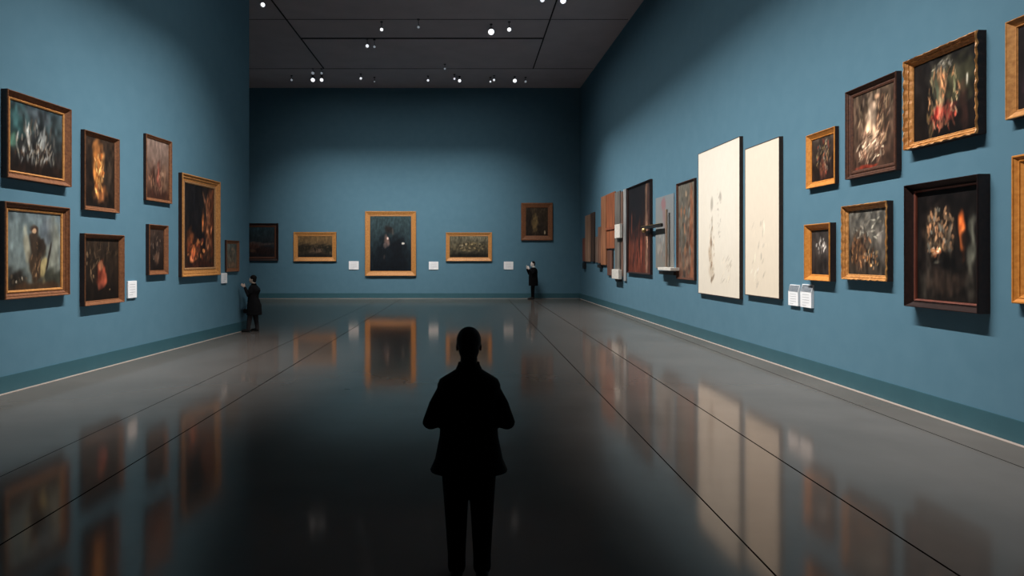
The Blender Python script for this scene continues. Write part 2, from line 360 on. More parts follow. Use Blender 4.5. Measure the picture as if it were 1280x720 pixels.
def pB3(P):
    P.grad((50, 68, 72), (14, 22, 28)).blob(.5, .18, .42, .34, (10, 16, 22), .95).blob(.38, .4, .18, .26, (16, 24, 30), .95).blob(.68, .44, .16, .22, (12, 18, 24), .95)
    P.blob(.46, .75, .09, .06, (30, 28, 28), .95).blob(.4, .56, .055, .09, (120, 96, 88), .9, 8).blob(.42, .6, .022, .025, (220, 196, 184), .9).blob(.55, .72, .02, .05, (84, 78, 74), .7)
    P.blob(.36, .47, .04, .05, (84, 72, 70), .8).blob(.8, .505, .03, .02, (224, 214, 204), .95, warp=0).blob(.35, .25, .02, .04, (58, 50, 50), .7)
def pB4(P):
    P.grad((96, 92, 76), (34, 32, 26)).blob(.5, .5, .45, .2, (84, 76, 58), .8).strokes(.55, .5, .35, .22, 26, [(130, 116, 88), (56, 50, 38), (96, 84, 60), (40, 36, 28)], .04, .07, 20, 60)
    P.blob(.3, .58, .05, .05, (150, 140, 118), .7).blob(.5, .06, .6, .12, (26, 24, 20), .9)
def pB5(P):
    P.grad((58, 48, 36), (36, 28, 22)).blob(.42, .45, .13, .34, (110, 92, 58), .7).blob(.15, .5, .1, .5, (34, 26, 20), .8).blob(.8, .3, .12, .3, (44, 36, 28), .8).blob(.86, .12, .03, .08, (180, 160, 130), .8)
def pR6(P):
    P.grad((54, 46, 40), (34, 22, 18)).strokes(.55, .55, .36, .4, 46, [(150, 128, 90), (96, 70, 50), (56, 40, 32), (120, 50, 36), (84, 84, 76)], .07, .022, 80, 40)
    P.blob(.5, .25, .14, .2, (110, 60, 44), .6)
def pR7(P):
    P.grad((78, 64, 52), (70, 50, 40)).strokes(.5, .75, .5, .25, 46, [(104, 88, 70), (60, 46, 38), (90, 76, 66), (46, 34, 28)], .07, .02, 80, 30)
    P.blob(.46, .58, .10, .27, (214, 188, 162), .95).blob(.44, .40, .17, .22, (196, 160, 130), .9).blob(.48, .76, .05, .1, (150, 126, 106), .8)
    P.strokes(.45, .28, .38, .22, 80, [(206, 184, 158), (120, 92, 74), (70, 48, 38), (170, 140, 116), (90, 66, 54)], .06, .016, 55, 40)
    P.strokes(.75, .6, .15, .3, 30, [(130, 96, 74), (60, 42, 34), (160, 130, 100)], .07, .018, 65, 25).blob(.6, .9, .06, .04, (190, 150, 120), .7)
    P.blob(.35, .03, .25, .025, (170, 60, 40), .8)
def pR8(P):
    P.grad((22, 20, 20), (14, 10, 9)).blob(.8, .65, .2, .28, (66, 66, 46), .6).blob(.5, .8, .2, .16, (76, 72, 58), .8)
    P.blob(.45, .55, .06, .22, (150, 112, 80), .85).blob(.49, .62, .04, .12, (214, 142, 96), .9).blob(.36, .62, .05, .22, (78, 84, 66), .8).blob(.62, .6, .09, .2, (60, 58, 40), .8)
    P.strokes(.5, .87, .14, .05, 18, [(150, 144, 130), (60, 58, 54), (110, 104, 90)], .05, .02, 0, 90)
    P.strokes(.5, .55, .26, .28, 44, [(130, 112, 84), (70, 70, 52), (180, 130, 90), (44, 36, 28)], .07, .016)
    P.blob(.4, .32, .07, .09, (170, 50, 42), .9, 20).blob(.58, .3, .1, .1, (150, 54, 46), .85, -20).blob(.47, .26, .05, .12, (196, 128, 100), .7).strokes(.48, .24, .24, .16, 34, [(190, 84, 64), (110, 66, 50), (150, 116, 90), (60, 30, 24)], .05, .018)
    P.strokes(.28, .2, .08, .2, 10, [(96, 76, 50), (40, 32, 24)], .08, .02).blob(.86, .62, .012, .07, (170, 164, 150), .8).blob(.8, .3, .06, .26, (60, 36, 30), .6)
def pR10(P):
    P.grad((52, 48, 46), (34, 30, 30)).blob(.5, .55, .3, .25, (72, 66, 62), .7).strokes(.5, .65, .25, .16, 22, [(190, 184, 176), (110, 102, 96), (60, 54, 50)], .06, .03).blob(.45, .25, .3, .2, (40, 36, 34), .7)
def pR11(P):
    P.grad((90, 88, 82), (50, 44, 38)).strokes(.5, .75, .5, .25, 40, [(130, 126, 114), (70, 68, 64), (104, 98, 88)], .07, .022, 40, 70)
    P.blob(.3, .35, .22, .26, (74, 52, 36), .8).strokes(.35, .35, .3, .28, 40, [(130, 92, 60), (50, 36, 28), (96, 64, 44), (30, 24, 22)], .06, .02)
    P.strokes(.6, .25, .2, .16, 22, [(206, 166, 110), (190, 120, 60), (150, 130, 110), (60, 44, 34)], .05, .018).blob(.85, .45, .1, .3, (96, 90, 84), .6)
def pR12(P):
    P.grad((16, 13, 13), (20, 17, 15)).blob(.35, .6, .24, .26, (60, 46, 36), .7).blob(.2, .35, .05, .3, (58, 52, 46), .7, 4)
    P.strokes(.38, .60, .24, .24, 80, [(170, 130, 96), (96, 78, 60), (60, 50, 40), (196, 140, 100), (110, 106, 96)], .05, .016)
    P.blob(.74, .62, .055, .16, (214, 104, 50), .95, 4).blob(.73, .55, .035, .08, (236, 124, 64), .9).blob(.88, .5, .055, .26, (86, 86, 76), .85, -4).blob(.8, .52, .07, .06, (22, 18, 16), .9)
    P.strokes(.32, .44, .08, .05, 14, [(236, 170, 120), (240, 210, 180), (180, 100, 60)], .03, .02, 40, 50).blob(.55, .5, .02, .2, (92, 86, 76), .7).blob(.36, .34, .05, .015, (160, 160, 140), .7, 20)
    P.blob(.48, .36, .2, .07, (10, 9, 9), .9).blob(.5, .18, .34, .1, (48, 38, 32), .8, 5).blob(.85, .15, .06, .16, (54, 50, 44), .7).blob(.12, .12, .06, .12, (60, 56, 50), .6)
def pR13(P):
    P.grad((26, 22, 24), (22, 18, 20)).blob(.25, .3, .15, .12, (110, 60, 80), .6).blob(.6, .55, .25, .3, (54, 46, 40), .7).strokes(.6, .5, .3, .3, 30, [(110, 90, 70), (60, 46, 40)], .07, .02)
def pR14(P):
    P.grad((30, 34, 44), (24, 26, 34)).blob(.6, .5, .3, .35, (60, 54, 50), .7).strokes(.6, .5, .3, .35, 30, [(110, 90, 70), (60, 50, 46)], .07, .02)
def pW1(P):
    P.grad((236, 230, 216), (230, 222, 206))
    for a in ((.36, .62, .03, .04, (120, 110, 100), .6), (.58, .66, .02, .03, (130, 120, 112), .55), (.36, .36, .025, .05, (130, 104, 80), .8), (.33, .27, .05, .05, (190, 170, 146), .7), (.33, .16, .06, .05, (196, 180, 158), .6), (.38, .47, .012, .06, (150, 140, 128), .6)): P.blob(*a[:4], a[4], a[5])
    P.strokes(.36, .3, .07, .22, 26, [(150, 128, 104), (196, 178, 154), (110, 84, 60)], .03, .006, 80, 25, .6)
    P.strokes(.55, .55, .06, .18, 18, [(170, 160, 148), (140, 128, 116)], .018, .006, 70, 40, .5)
    P.strokes(.7, .18, .12, .12, 14, [(206, 194, 176)], .05, .006, 50, 20, .5)
    P.blob(.36, .12, .06, .01, (120, 104, 86), .6, 40).blob(.6, .6, .4, .3, (238, 234, 222), .3)
def pW2(P):
    P.grad((233, 222, 204), (228, 216, 196)).strokes(.4, .3, .25, .25, 18, [(214, 202, 182), (222, 212, 196)], .06, .01, 70, 30, .5)
def pR5(P):
    P.grad((92, 90, 82), (96, 68, 56)).blob(.78, .45, .1, .6, (140, 84, 56), .8, 0).blob(.25, .55, .2, .3, (84, 90, 84), .6).strokes(.45, .4, .4, .5, 34, [(110, 96, 80), (70, 60, 54), (120, 84, 62), (86, 92, 88)], .1, .03, 88, 10)
    P.blob(.4, .15, .3, .06, (120, 100, 84), .5)
def pR3(P):
    P.grad((26, 24, 26), (70, 34, 26)).blob(.3, .7, .4, .35, (20, 19, 22), .9).blob(.45, .12, .5, .3, (112, 56, 42), .6).strokes(.4, .3, .4, .35, 36, [(84, 42, 32), (40, 26, 24), (110, 60, 44)], .14, .02, 90, 4)
    P.blob(.8, .5, .05, .8, (110, 84, 68), .95, 0, warp=.2).blob(.88, .5, .03, .8, (66, 46, 40), .9, 0, warp=.2).blob(.83, .8, .012, .2, (36, 28, 26), .8).strokes(.82, .3, .03, .3, 8, [(180, 140, 116), (120, 90, 76)], .1, .015, 90, 3)

# left wall
hang(LW, 10, 90, 110.5, 221.5, .12, .10, 'large wide painting of pale blurred figures on greenish dark ground', 'gold_dull', pL1, 11, 'scoop', liner='gold', linerw=.035)
hang(LW, 7, 88, 251, 375, .12, .10, 'painting of a robed brown figure standing under a pale cloudy sky, double gilt-edged frame', 'gold_dull', pL2, 12, 'ridge', liner='gold', linerw=.04)
hang(LW, 106.5, 150, 161.5, 262, .09, .085, 'upright painting with flame orange shape on dark brown, plain brown frame', 'gold_dull', pL3, 13, 'ridge')
hang(LW, 106.5, 156, 291.5, 383, .11, .085, 'dark upright painting with small reddish seated figure, above and beside the white card', 'gold_dull', pL4, 14, 'scoop')
hang(LW, 183, 215.5, 166.5, 250, .07, .07, 'hazy pinkish beige painting of small standing figures in thin brown frame', 'gold_dull', pL5, 15, 'flat')
hang(LW, 187, 211, 280, 344, .09, .10, 'small dark grey-brown painting in brown frame hanging under the hazy beige one', 'gold_dull', pL6, 16, 'scoop')
hang(LW, 228.5, 276, 215.5, 346.5, .11, .17, 'tall painting with black drape shape and orange figures in wide gilt frame', 'gold', pL7, 17, 'ridge', liner='paleliner', linerw=.05)
hang(LW, 283.5, 299.5, 300, 340, .06, .10, 'tiny grey-green painting in dull gilt frame at the partition end by the standing man', 'gold_dull', pL8, 18, 'scoop')
# back wall
hang(BW, 302, 347.5, 279, 326, .09, .12, 'dark seascape-like painting half hidden behind the partition edge, black-brown frame', 'darkwood', pB1, 21, 'scoop', liner='bronze', linerw=.09)
hang(BW, 366.7, 420.2, 290, 326.7, .09, .22, 'wide gilt-framed painting of dark hills under a brown sky on far wall', 'gold', pB2, 22, 'scoop')
hang(BW, 456.2, 520, 264, 345, .11, .26, 'big gilt-framed portrait-format painting of black cloaked figures on far wall', 'gold', pB3, 23, 'scoop')
hang(BW, 557.3, 615, 290.5, 326.5, .09, .20, 'wide gilt-framed painting of murky olive foliage on far wall', 'gold', pB4, 24, 'scoop')
hang(BW, 651.5, 691, 253.5, 300.5, .10, .25, 'brown and gilt framed near-square dark painting hung high above the person in the corner', 'gold_dull', pB5, 25, 'flat')
# right wall
hang(RW, 783, 812.5, 235.6, 341, .09, .05, 'big black and rust abstract panel with pale vertical streak', 'darkwood', pR3, 30, 'flat', name='abstract_picture', cat='artwork')
hang(RW, 845, 867.7, 230, 348.5, .07, .06, 'tall grey-brown abstract panel with orange streak in thin dark frame beside white panel', 'bronze', pR5, 31, 'flat', name='abstract_picture', cat='artwork')
hang(RW, 1007, 1043, 170, 236.5, .08, .11, 'small portrait-format painting of mottled brown foliage, upper of the small pair beside the white panels', 'gold_bright', pR6, 32, 'scoop')
hang(RW, 1056, 1119.5, 115.5, 225, .09, .08, 'painting with a tall pale cream peak-like shape in dark bronze frame', 'bronze', pR7, 33, 'ridge', liner='bronze', linerw=.05)
hang(RW, 1128.3, 1220, 77.5, 188.6, .13, .10, 'large painting with red and green figure group in ornate carved gilt frame', 'gold', pR8, 34, 'ridge', orn=1)
hang(RW, 1004.7, 1036.5, 281, 350, .12, .11, 'small painting with white figure cluster in bright gilt frame, above the white cards', 'gold_bright', pR10, 35, 'scoop')
hang(RW, 1051, 1107.5, 258, 349, .11, .09, 'medium grey painting with crowd of brown figures in carved gilt frame', 'gold', pR11, 36, 'ridge', orn=.8)
hang(RW, 1129.5, 1221.7, 232, 382.6, .16, .085, 'large near-black painting with orange draped figure in near-black frame', 'darkwood', pR12, 37, 'scoop', liner='redwood', linerw=.03)
hang(RW, 1256, 1350, 28, 150.5, .10, .10, 'gilt-framed dark painting cut by the picture edge, upper one', 'gold', pR13, 38, 'scoop')
hang(RW, 1263.5, 1350, 195, 379, .10, .14, 'bright gilt-framed painting cut by the picture edge, lower one', 'gold_bright', pR14, 39, 'ridge')

# frameless white panels
def white_panel(xl, xr, yt, yb, p, label, pf, seed):
    Lp = RW.at(xl, yt, p); Rp = RW.at(xr, yt, p); zb = RW.at(xl, yb, p).z
    w = (Rp-Lp).dot(RW.right); h = Lp.z-zb; mid = (Lp+Rp)/2-RW.n*p; mid.z = zb
    t = thing('paper_panel', label, 'artwork', mid, RW.rz)
    P = Paint(w-.03, h-.03, seed, 40); pf(P)
    obj('sheet', P.mesh('sheet', -w/2+.015, .015, -p+.004), M['paper'], t)
    obj('edge_frame', moulding(w, h, [(0, 0), (0, p*.96), (.004, p), (.016, p), (.018, p*.9), (.03, p*.8), (.03, 0)]), M['panel_edge'], t)
    obj('backing_board', box(bmesh.new(), -w/2+.015, w/2-.015, -p*.8, -.002, .02, h-.02), M['panel_edge'], t)
white_panel(872.6, 924.5, 192.5, 366.5, .08, 'large cream paper panel with faint brown ink marks', pW1, 41)
white_panel(931, 974, 186.5, 368.5, .08, 'narrower blank cream paper panel right of the inked one', pW2, 42)

# planks, boxes and small fittings of the relief works near the far corner
def wall_box(name, label, cat, W, xl, xr, yt, yb, p, mat, p0=0, bev=.006, group=None):
    Lp = W.at(xl, yt, p); Rp = W.at(xr, yt, p); zb = W.at(xl, yb, p).z
    w = (Rp-Lp).dot(W.right); h = Lp.z-zb; mid = (Lp+Rp)/2-W.n*p; mid.z = zb
    o = obj(name, box(bmesh.new(), -w/2, w/2, -p, -p0-.001, 0, h, bev), mat)
    o.location = mid; o.rotation_euler = (0, 0, W.rz)
    return tag(o, label, cat, group)
PL = [(728.0, 731.2, 298, 326.5, .05, (128, 74, 60), (150, 92, 76), 'short reddish plank on wall, nearest the far corner'),
      (731.4, 738, 270, 327, .06, (168, 126, 100), (190, 150, 122), 'pale tan plank next to the short reddish one'),
      (738.2, 742.4, 266.5, 327, .07, (62, 46, 38), (84, 62, 50), 'dark brown narrow plank between two tan planks'),
      (744.0, 747.2, 296, 328, .05, (112, 92, 80), (136, 112, 98), 'thin grey-brown short plank in the low gap of the plank relief'),
      (747.4, 751, 284, 329, .06, (122, 84, 66), (146, 104, 82), 'thin brown plank stepping up beside the tall orange ones'),
      (751.2, 757.4, 246.5, 331, .08, (156, 102, 70), (178, 120, 84), 'tall light orange-brown plank of the relief'),
      (757.7, 768.0, 243.5, 311, .07, (150, 84, 50), (164, 96, 60), 'wide tall deep orange plank of the relief'),
      (759.0, 765.4, 313, 344, .06, (92, 58, 46), (116, 76, 60), 'short brown plank hanging under the deep orange plank'),
      (768.4, 774.6, 241, 338, .06, (96, 94, 90), (118, 114, 108), 'tall grey plank behind the white boxes'),
      (775.8, 778.6, 240, 345, .05, (92, 68, 58), (112, 84, 70), 'tall thin dull brown plank beside the grey one'),
      (779.2, 782.2, 237, 351, .05, (140, 142, 142), (158, 160, 160), 'tall thin pale grey strip beside the black and rust panel')]
for i, (a, b, c, d, p, c1, c2, lab) in enumerate(PL):
    wall_box('wooden_plank', lab, 'plank', RW, a, b, c, d, p, wood('plank_wood_%d' % i, c1, c2), group='planks of the wall relief')
wall_box('black_block', 'little black block under the short reddish plank', 'block', RW, 728.0, 730.4, 328, 336, .10, M['blackmetal'])
wall_box('black_block', 'little black block under the thin brown plank in the low gap', 'block', RW, 746.5, 750.5, 330.5, 334.5, .12, M['blackmetal'])
wall_box('wooden_rail', 'thin red-brown rail across the orange planks', 'rail', RW, 757, 769.5, 285, 288.2, .11, wood('rail_wood', (140, 72, 48), (160, 90, 60)), p0=.081)
wall_box('white_box', 'small white box fixed halfway up the grey plank', 'box', RW, 768.2, 774.6, 281, 298, .17, M['white_box'], p0=.062)
wall_box('white_box', 'white box at the foot of the grey plank', 'box', RW, 764.6, 773, 336.5, 348, .20, M['white_box'], p0=.062)
wall_box('black_block', 'little black block beneath the lower white box', 'block', RW, 769, 773, 348.5, 351.5, .14, M['blackmetal'])
# grey hanging cloth with the thin rod, shelf below
def pG(P):
    P.grad((126, 134, 138), (124, 122, 116)).blob(.45, .88, .16, .08, (150, 96, 100), .6).blob(.5, .72, .1, .14, (146, 104, 104), .5).blob(.35, .45, .22, .1, (138, 142, 142), .5)
    P.strokes(.45, .25, .35, .25, 14, [(150, 140, 128), (110, 116, 116), (150, 116, 104)], .08, .03, 88, 10, .5)
gx0, gx1 = 819.5, 842
Lp = RW.at(gx0, 248, .03); Rp = RW.at(gx1, 248, .03); zb = RW.at(gx0, 335, .03).z
gw = (Rp-Lp).dot(RW.right); gh = Lp.z-zb; mid = (Lp+Rp)/2-RW.n*.03; mid.z = zb
t = thing('hanging_scroll', 'faded blue-grey scroll with faint reddish stain behind the slim rod', 'artwork', mid, RW.rz)
P = Paint(gw, gh, 51); pG(P); obj('cloth', P.mesh('cloth', -gw/2, 0, -.028), M['paper'], t)
obj('backing_board', box(bmesh.new(), -gw/2, gw/2, -.026, -.002, 0, gh), M['label_grey'], t)
wall_box('wall_shelf', 'small pale ledge under the faded scroll', 'shelf', RW, 822, 838, 334, 337.5, .28, M['white_box'], p0=0)
wall_box('shelf_bracket', 'black bracket block right under the small pale ledge', 'bracket', RW, 823.5, 842, 338.2, 342.5, .14, M['blackmetal'], p0=0)
wall_box('slim_rod', 'slim brown upright rod standing on the small pale ledge', 'rod', RW, 831.2, 833, 262, 333.6, .14, wood('rod_wood', (104, 78, 68), (150, 130, 112)), p0=.10, bev=.004)
t = thing('metal_arm_bracket', 'black horizontal arm bracket with a brass knob sticking out beside the black and rust panel', 'bracket', RW.at(823, 283, 0), RW.rz)
aw = (RW.at(829, 283, .2)-RW.at(803, 283, .2)).dot(RW.right)
bm = box(bmesh.new(), -aw*.62, aw*.40, -.19, -.13, -.05, .05, .008); obj('bar', bm, M['blackmetal'], t)
bm = box(bmesh.new(), -aw*.34, -aw*.25, -.14, -.001, -.04, .04, .008); obj('mount', bm, M['blackmetal'], t)
bm = bmesh.new(); bmesh.ops.create_uvsphere(bm, u_segments=16, v_segments=10, radius=.075)
for v in bm.verts: v.co = Vector((v.co.x-aw*.42, v.co.y-.2, v.co.z*1.1-.09))
obj('knob', bm, M['brass'], t)
bm = box(bmesh.new(), -aw*.58, aw*.36, -.195, -.135, .052, .062, .002); obj('cap_strip', bm, M['brass'], t)

# ------------------------------------------------------------------ label cards
def card(W, xl, xr, yt, yb, label, p=.035, wedge=False):
    Lp = W.at(xl, yt, p); Rp = W.at(xr, yt, p); zb = W.at(xl, yb, p).z
    w = (Rp-Lp).dot(W.right); h = Lp.z-zb; mid = (Lp+Rp)/2-W.n*p; mid.z = zb
    t = thing('wall_label', label, 'wall label', mid, W.rz, 'white wall labels')
    if wedge:
        bm = bmesh.new(); zt = h*.66
        prof = [(0, 0), (-p, 0), (-p, zt), (-p*.25, h), (0, h)]
        for s in (-w/2, w/2): bm.faces.new([bm.verts.new((s, y, z)) for y, z in prof])
        bm.verts.ensure_lookup_table(); n = len(prof)
        for i in range(n): bm.faces.new([bm.verts[i], bm.verts[(i+1) % n], bm.verts[n+(i+1) % n], bm.verts[n+i]])
        obj('card', bm, M['label'], t)
        bm = bmesh.new(); e = .004
        d = Vector((0, -(h-zt), -p*.75)).normalized()*e
        quad(bm, [(-w/2+.01, -p+d.y, zt+.01+d.z), (w/2-.01, -p+d.y, zt+.01+d.z), (w/2-.01, -p*.25+d.y, h-.01), (-w/2+.01, -p*.25+d.y, h-.01)])
        r = bmesh.ops.solidify(bm, geom=bm.faces[:], thickness=.002)
        obj('slanted_top', bm, M['label_grey'], t)['label'] = 'pale grey slanted top'
        z0, z1 = .15*zt, .85*zt
    else:
        obj('card', box(bmesh.new(), -w/2, w/2, -p, -.001, 0, h, .004), M['label'], t); z0, z1 = .2*h, .8*h
    bm = bmesh.new()
    for k in range(5):
        z = z1-(z1-z0)*k/4; L = w*(.62 if k < 4 else .35)
        box(bm, -w*.32, -w*.32+L, -p-.0015, -p+.001, z-.008, z+.003)
    obj('printed_lines', bm, M['ink'], t)
card(LW, 160.2, 171.2, 351.5, 373, 'white card beside the dark painting with reddish figure')
card(LW, 277.6, 284, 341.5, 354.3, 'small white card under the tiny painting at the partition end')
card(BW, 436, 448.3, 326.5, 337, 'white card on far wall between hills painting and cloaked figures portrait', .03)
card(BW, 536, 548, 327, 337, 'white card on far wall between cloaked figures portrait and olive foliage painting', .03)
card(BW, 629.8, 641.6, 327, 337, 'white card on far wall beside the person in the corner', .03)
card(RW, 985.3, 997.5, 355.5, 381, 'white card with grey slanted top, the one nearer the cream panels', .05, True)
card(RW, 1000.5, 1014, 355, 383.3, 'white card with grey slanted top directly below the small bright gilt frame', .05, True)

# ------------------------------------------------------------------ spotlights on the ceiling
def disc_tube(bm, p0, p1, r0, r1, seg=18, cap0=True, cap1=True):
    d = (Vector(p1)-Vector(p0)).normalized(); a = d.orthogonal().normalized(); b = d.cross(a)
    R = []
    for p, r in ((p0, r0), (p1, r1)):
        R.append([bm.verts.new(Vector(p)+(a*math.cos(2*PI*i/seg)+b*math.sin(2*PI*i/seg))*r) for i in range(seg)])
    for i in range(seg): bm.faces.new((R[0][i], R[0][(i+1) % seg], R[1][(i+1) % seg], R[1][i]))
    if cap0: bm.faces.new(R[0])
    if cap1: bm.faces.new(R[1])

def fixture(px, py, r, lv, label, aim=(0, -.8, -.6)):
    drop = .30 if py < 70 else .22
    Y = (CEIL-drop-H)*F/(CY-py); X = (px-CX)*Y/F
    t = thing('track_spotlight', label, 'spotlight', (X, Y, CEIL), 0, 'small ceiling spotlights')
    d = Vector(aim).normalized(); lensc = Vector((0, 0, -drop)); hr = r*1.12; back = lensc-d*max(.16, r*2.2)
    bm = bmesh.new(); disc_tube(bm, (0, 0, 0), (0, 0, -.03), .055, .05); obj('ceiling_mount', bm, M['fixture'], t)
    bm = bmesh.new(); disc_tube(bm, (0, 0, -.03), (back+lensc)/2, .012, .012, 10); obj('stem', bm, M['fixture'], t)
    bm = bmesh.new(); disc_tube(bm, back, lensc-d*.02, hr*.72, hr*.95); disc_tube(bm, lensc-d*.02, lensc+d*.03, hr, hr*1.08, 18, False, False)
    obj('housing', bm, M['fixture'], t)
    bm = bmesh.new(); disc_tube(bm, lensc-d*.015, lensc-d*.002, r*.93, r*.93); obj('lens', bm, LENS[lv], t)['label'] = 'glowing lens'
    return Vector((X, Y, CEIL-drop))
FX = [(328.5, 6, .075, 3, 'bright spotlight nearest the top of the partition wall'), (477, 37, .06, 3, 'lone bright spotlight just before the long ceiling joint, between the joints'),
      (523, 34, .05, 1, 'dim spotlight near ceiling middle'), (459, 57.5, .07, 2, 'left one of the close pair behind the long ceiling joint'),
      (468, 58.5, .055, 1, 'dimmer one of the close pair behind the long ceiling joint'), (614, 40, .12, 3, 'largest and brightest spotlight of the ceiling'),
      (636.5, 37, .075, 3, 'bright spotlight beside the largest one'), (704, 1, .10, 3, 'bright spotlight beside the right-hand joint, cut by picture top'),
      (678, 0, .08, 2, 'bluish spotlight next to the one cut by picture top'), (364.5, 100, .06, 1, 'dim greenish spotlight in the far corner over the partition side'),
      (391, 91.5, .075, 1, 'upper dim spotlight of the four-lamp cluster, partition side'), (402, 91.5, .06, 1, 'upper dim spotlight of the four-lamp cluster, room side'),
      (391, 100, .10, 3, 'lower bright spotlight of the four-lamp cluster, partition side'), (402, 100, .085, 3, 'lower bright spotlight of the four-lamp cluster, room side'),
      (451, 98, .06, 2, 'small spotlight above the hills painting side of far wall'), (468, 102, .04, 1, 'faint tiny spotlight above the cloaked figures portrait'),
      (535, 100.5, .06, 2, 'small spotlight over the middle of the far wall'), (556, 86, .05, 1, 'faint spotlight on the faint far ceiling seam'),
      (568, 98.5, .05, 2, 'smaller spotlight of the pair above the olive foliage painting'), (574.5, 101, .075, 3, 'larger spotlight of the pair above the olive foliage painting'),
      (613, 102, .045, 2, 'lower tiny spotlight of the tight pair over the far wall'), (617.5, 100, .055, 2, 'upper tiny spotlight of the tight pair over the far wall'),
      (643.5, 101, .095, 3, 'bright round spotlight of the far row above the white cards'), (657, 102, .06, 1, 'dim last spotlight of the far row toward the corner')]
for a in FX: fixture(*a)

# ------------------------------------------------------------------ people
def ring_loft(bm, rings, seg=28, pw=2.3):
    """rings: (cx, cy, z, rx, ry) closed tube, superellipse sections"""
    R = []
    for cx, cy, z, rx, ry in rings:
        r = []
        for i in range(seg):
            a = 2*PI*i/seg; c, s = math.cos(a), math.sin(a)
            r.append(bm.verts.new((cx+rx*math.copysign(abs(c)**(2/pw), c), cy+ry*math.copysign(abs(s)**(2/pw), s), z)))
        R.append(r)
    for a, b in zip(R, R[1:]):
        for i in range(seg): bm.faces.new((a[i], a[(i+1) % seg], b[(i+1) % seg], b[i]))
    bm.faces.new(R[0]); bm.faces.new(R[-1])

def limb(bm, pts, rad, seg=14, flat=1):
    pts = [Vector(p) for p in pts]; n = len(pts)
    # round ends
    d0 = (pts[1]-pts[0]).normalized(); d1 = (pts[-1]-pts[-2]).normalized()
    P = [pts[0]-d0*rad[0]*.8, pts[0]-d0*rad[0]*.45]+pts+[pts[-1]+d1*rad[-1]*.45, pts[-1]+d1*rad[-1]*.8]
    Rr = [rad[0]*.45, rad[0]*.85]+list(rad)+[rad[-1]*.85, rad[-1]*.45]
    R = []; ref = None
    for i, p in enumerate(P):
        t = (P[min(i+1, len(P)-1)]-P[max(i-1, 0)]).normalized()
        if ref is None: ref = t.orthogonal().normalized()
        ref = (ref-t*ref.dot(t)).normalized(); b = t.cross(ref)
        R.append([bm.verts.new(p+(ref*math.cos(2*PI*k/seg)+b*math.sin(2*PI*k/seg))*Rr[i]) for k in range(seg)])
    for a, b in zip(R, R[1:]):
        for k in range(seg): bm.faces.new((a[k], a[(k+1) % seg], b[(k+1) % seg], b[k]))
    bm.faces.new(R[0]); bm.faces.new(R[-1])

def ellip(bm, c, r, rot=None):
    q = bmesh.ops.create_uvsphere(bm, u_segments=24, v_segments=16, radius=1)
    for v in q['verts']:
        p = Vector((v.co.x*r[0], v.co.y*r[1], v.co.z*r[2]))
        if rot: p = rot @ p
        v.co = p+Vector(c)

def fused(name, bm, mat, parent, vox=.008, smooth=3):
    bmesh.ops.recalc_face_normals(bm, faces=bm.faces)
    me = bpy.data.meshes.new(name+'_raw'); bm.to_mesh(me); bm.free()
    o = bpy.data.objects.new(name+'_raw', me); C.objects.link(o)
    r = o.modifiers.new('r', 'REMESH'); r.mode = 'VOXEL'; r.voxel_size = vox; r.use_smooth_shade = True
    s = o.modifiers.new('s', 'SMOOTH'); s.iterations = smooth; s.factor = .5
    dg = bpy.context.evaluated_depsgraph_get(); dg.update()
    m2 = bpy.data.meshes.new_from_object(o.evaluated_get(dg)); m2.name = name
    bpy.data.objects.remove(o); bpy.data.meshes.remove(me)
    m2.materials.clear()
    return obj(name, m2, mat, parent)

def hand(bm, wrist, d, nrm, side, k=1, curl=.5):
    """palm from wrist along d, palm facing nrm, thumb towards side"""
    w = Vector(wrist); d = Vector(d).normalized(); nrm = Vector(nrm).normalized(); nrm = (nrm-d*nrm.dot(d)).normalized()
    s = d.cross(nrm)*side
    for j in (-1, -.33, .33, 1):
        limb(bm, [w+d*.005*k+s*.010*j*k, w+d*.045*k+s*.023*j*k, w+d*.082*k+s*.028*j*k], [.013*k, .0145*k, .0115*k], 10)
    for j, L in ((-1, .058), (-.33, .070), (.33, .075), (1, .068)):
        b = w+d*.085*k+s*.0285*j*k; dd = d.copy(); pts = [b]
        for q, f in enumerate((.45, .32, .23)):
            dd = (dd*math.cos(curl*(.5+q*.35))+nrm*math.sin(curl*(.5+q*.35))).normalized(); pts.append(pts[-1]+dd*L*f*k)
        limb(bm, pts, [.0088*k, .0082*k, .0075*k, .0066*k], 8)
    b = w+d*.025*k+s*.028*k; dd = (d*.75+s*.75+nrm*.25).normalized(); p1 = b+dd*.035*k; dd2 = (d*.95+s*.25+nrm*.35).normalized()
    limb(bm, [w+d*.012*k+s*.012*k, b, p1, p1+dd2*.028*k, p1+dd2*.048*k], [.013*k, .013*k, .0105*k, .009*k, .0078*k], 9)

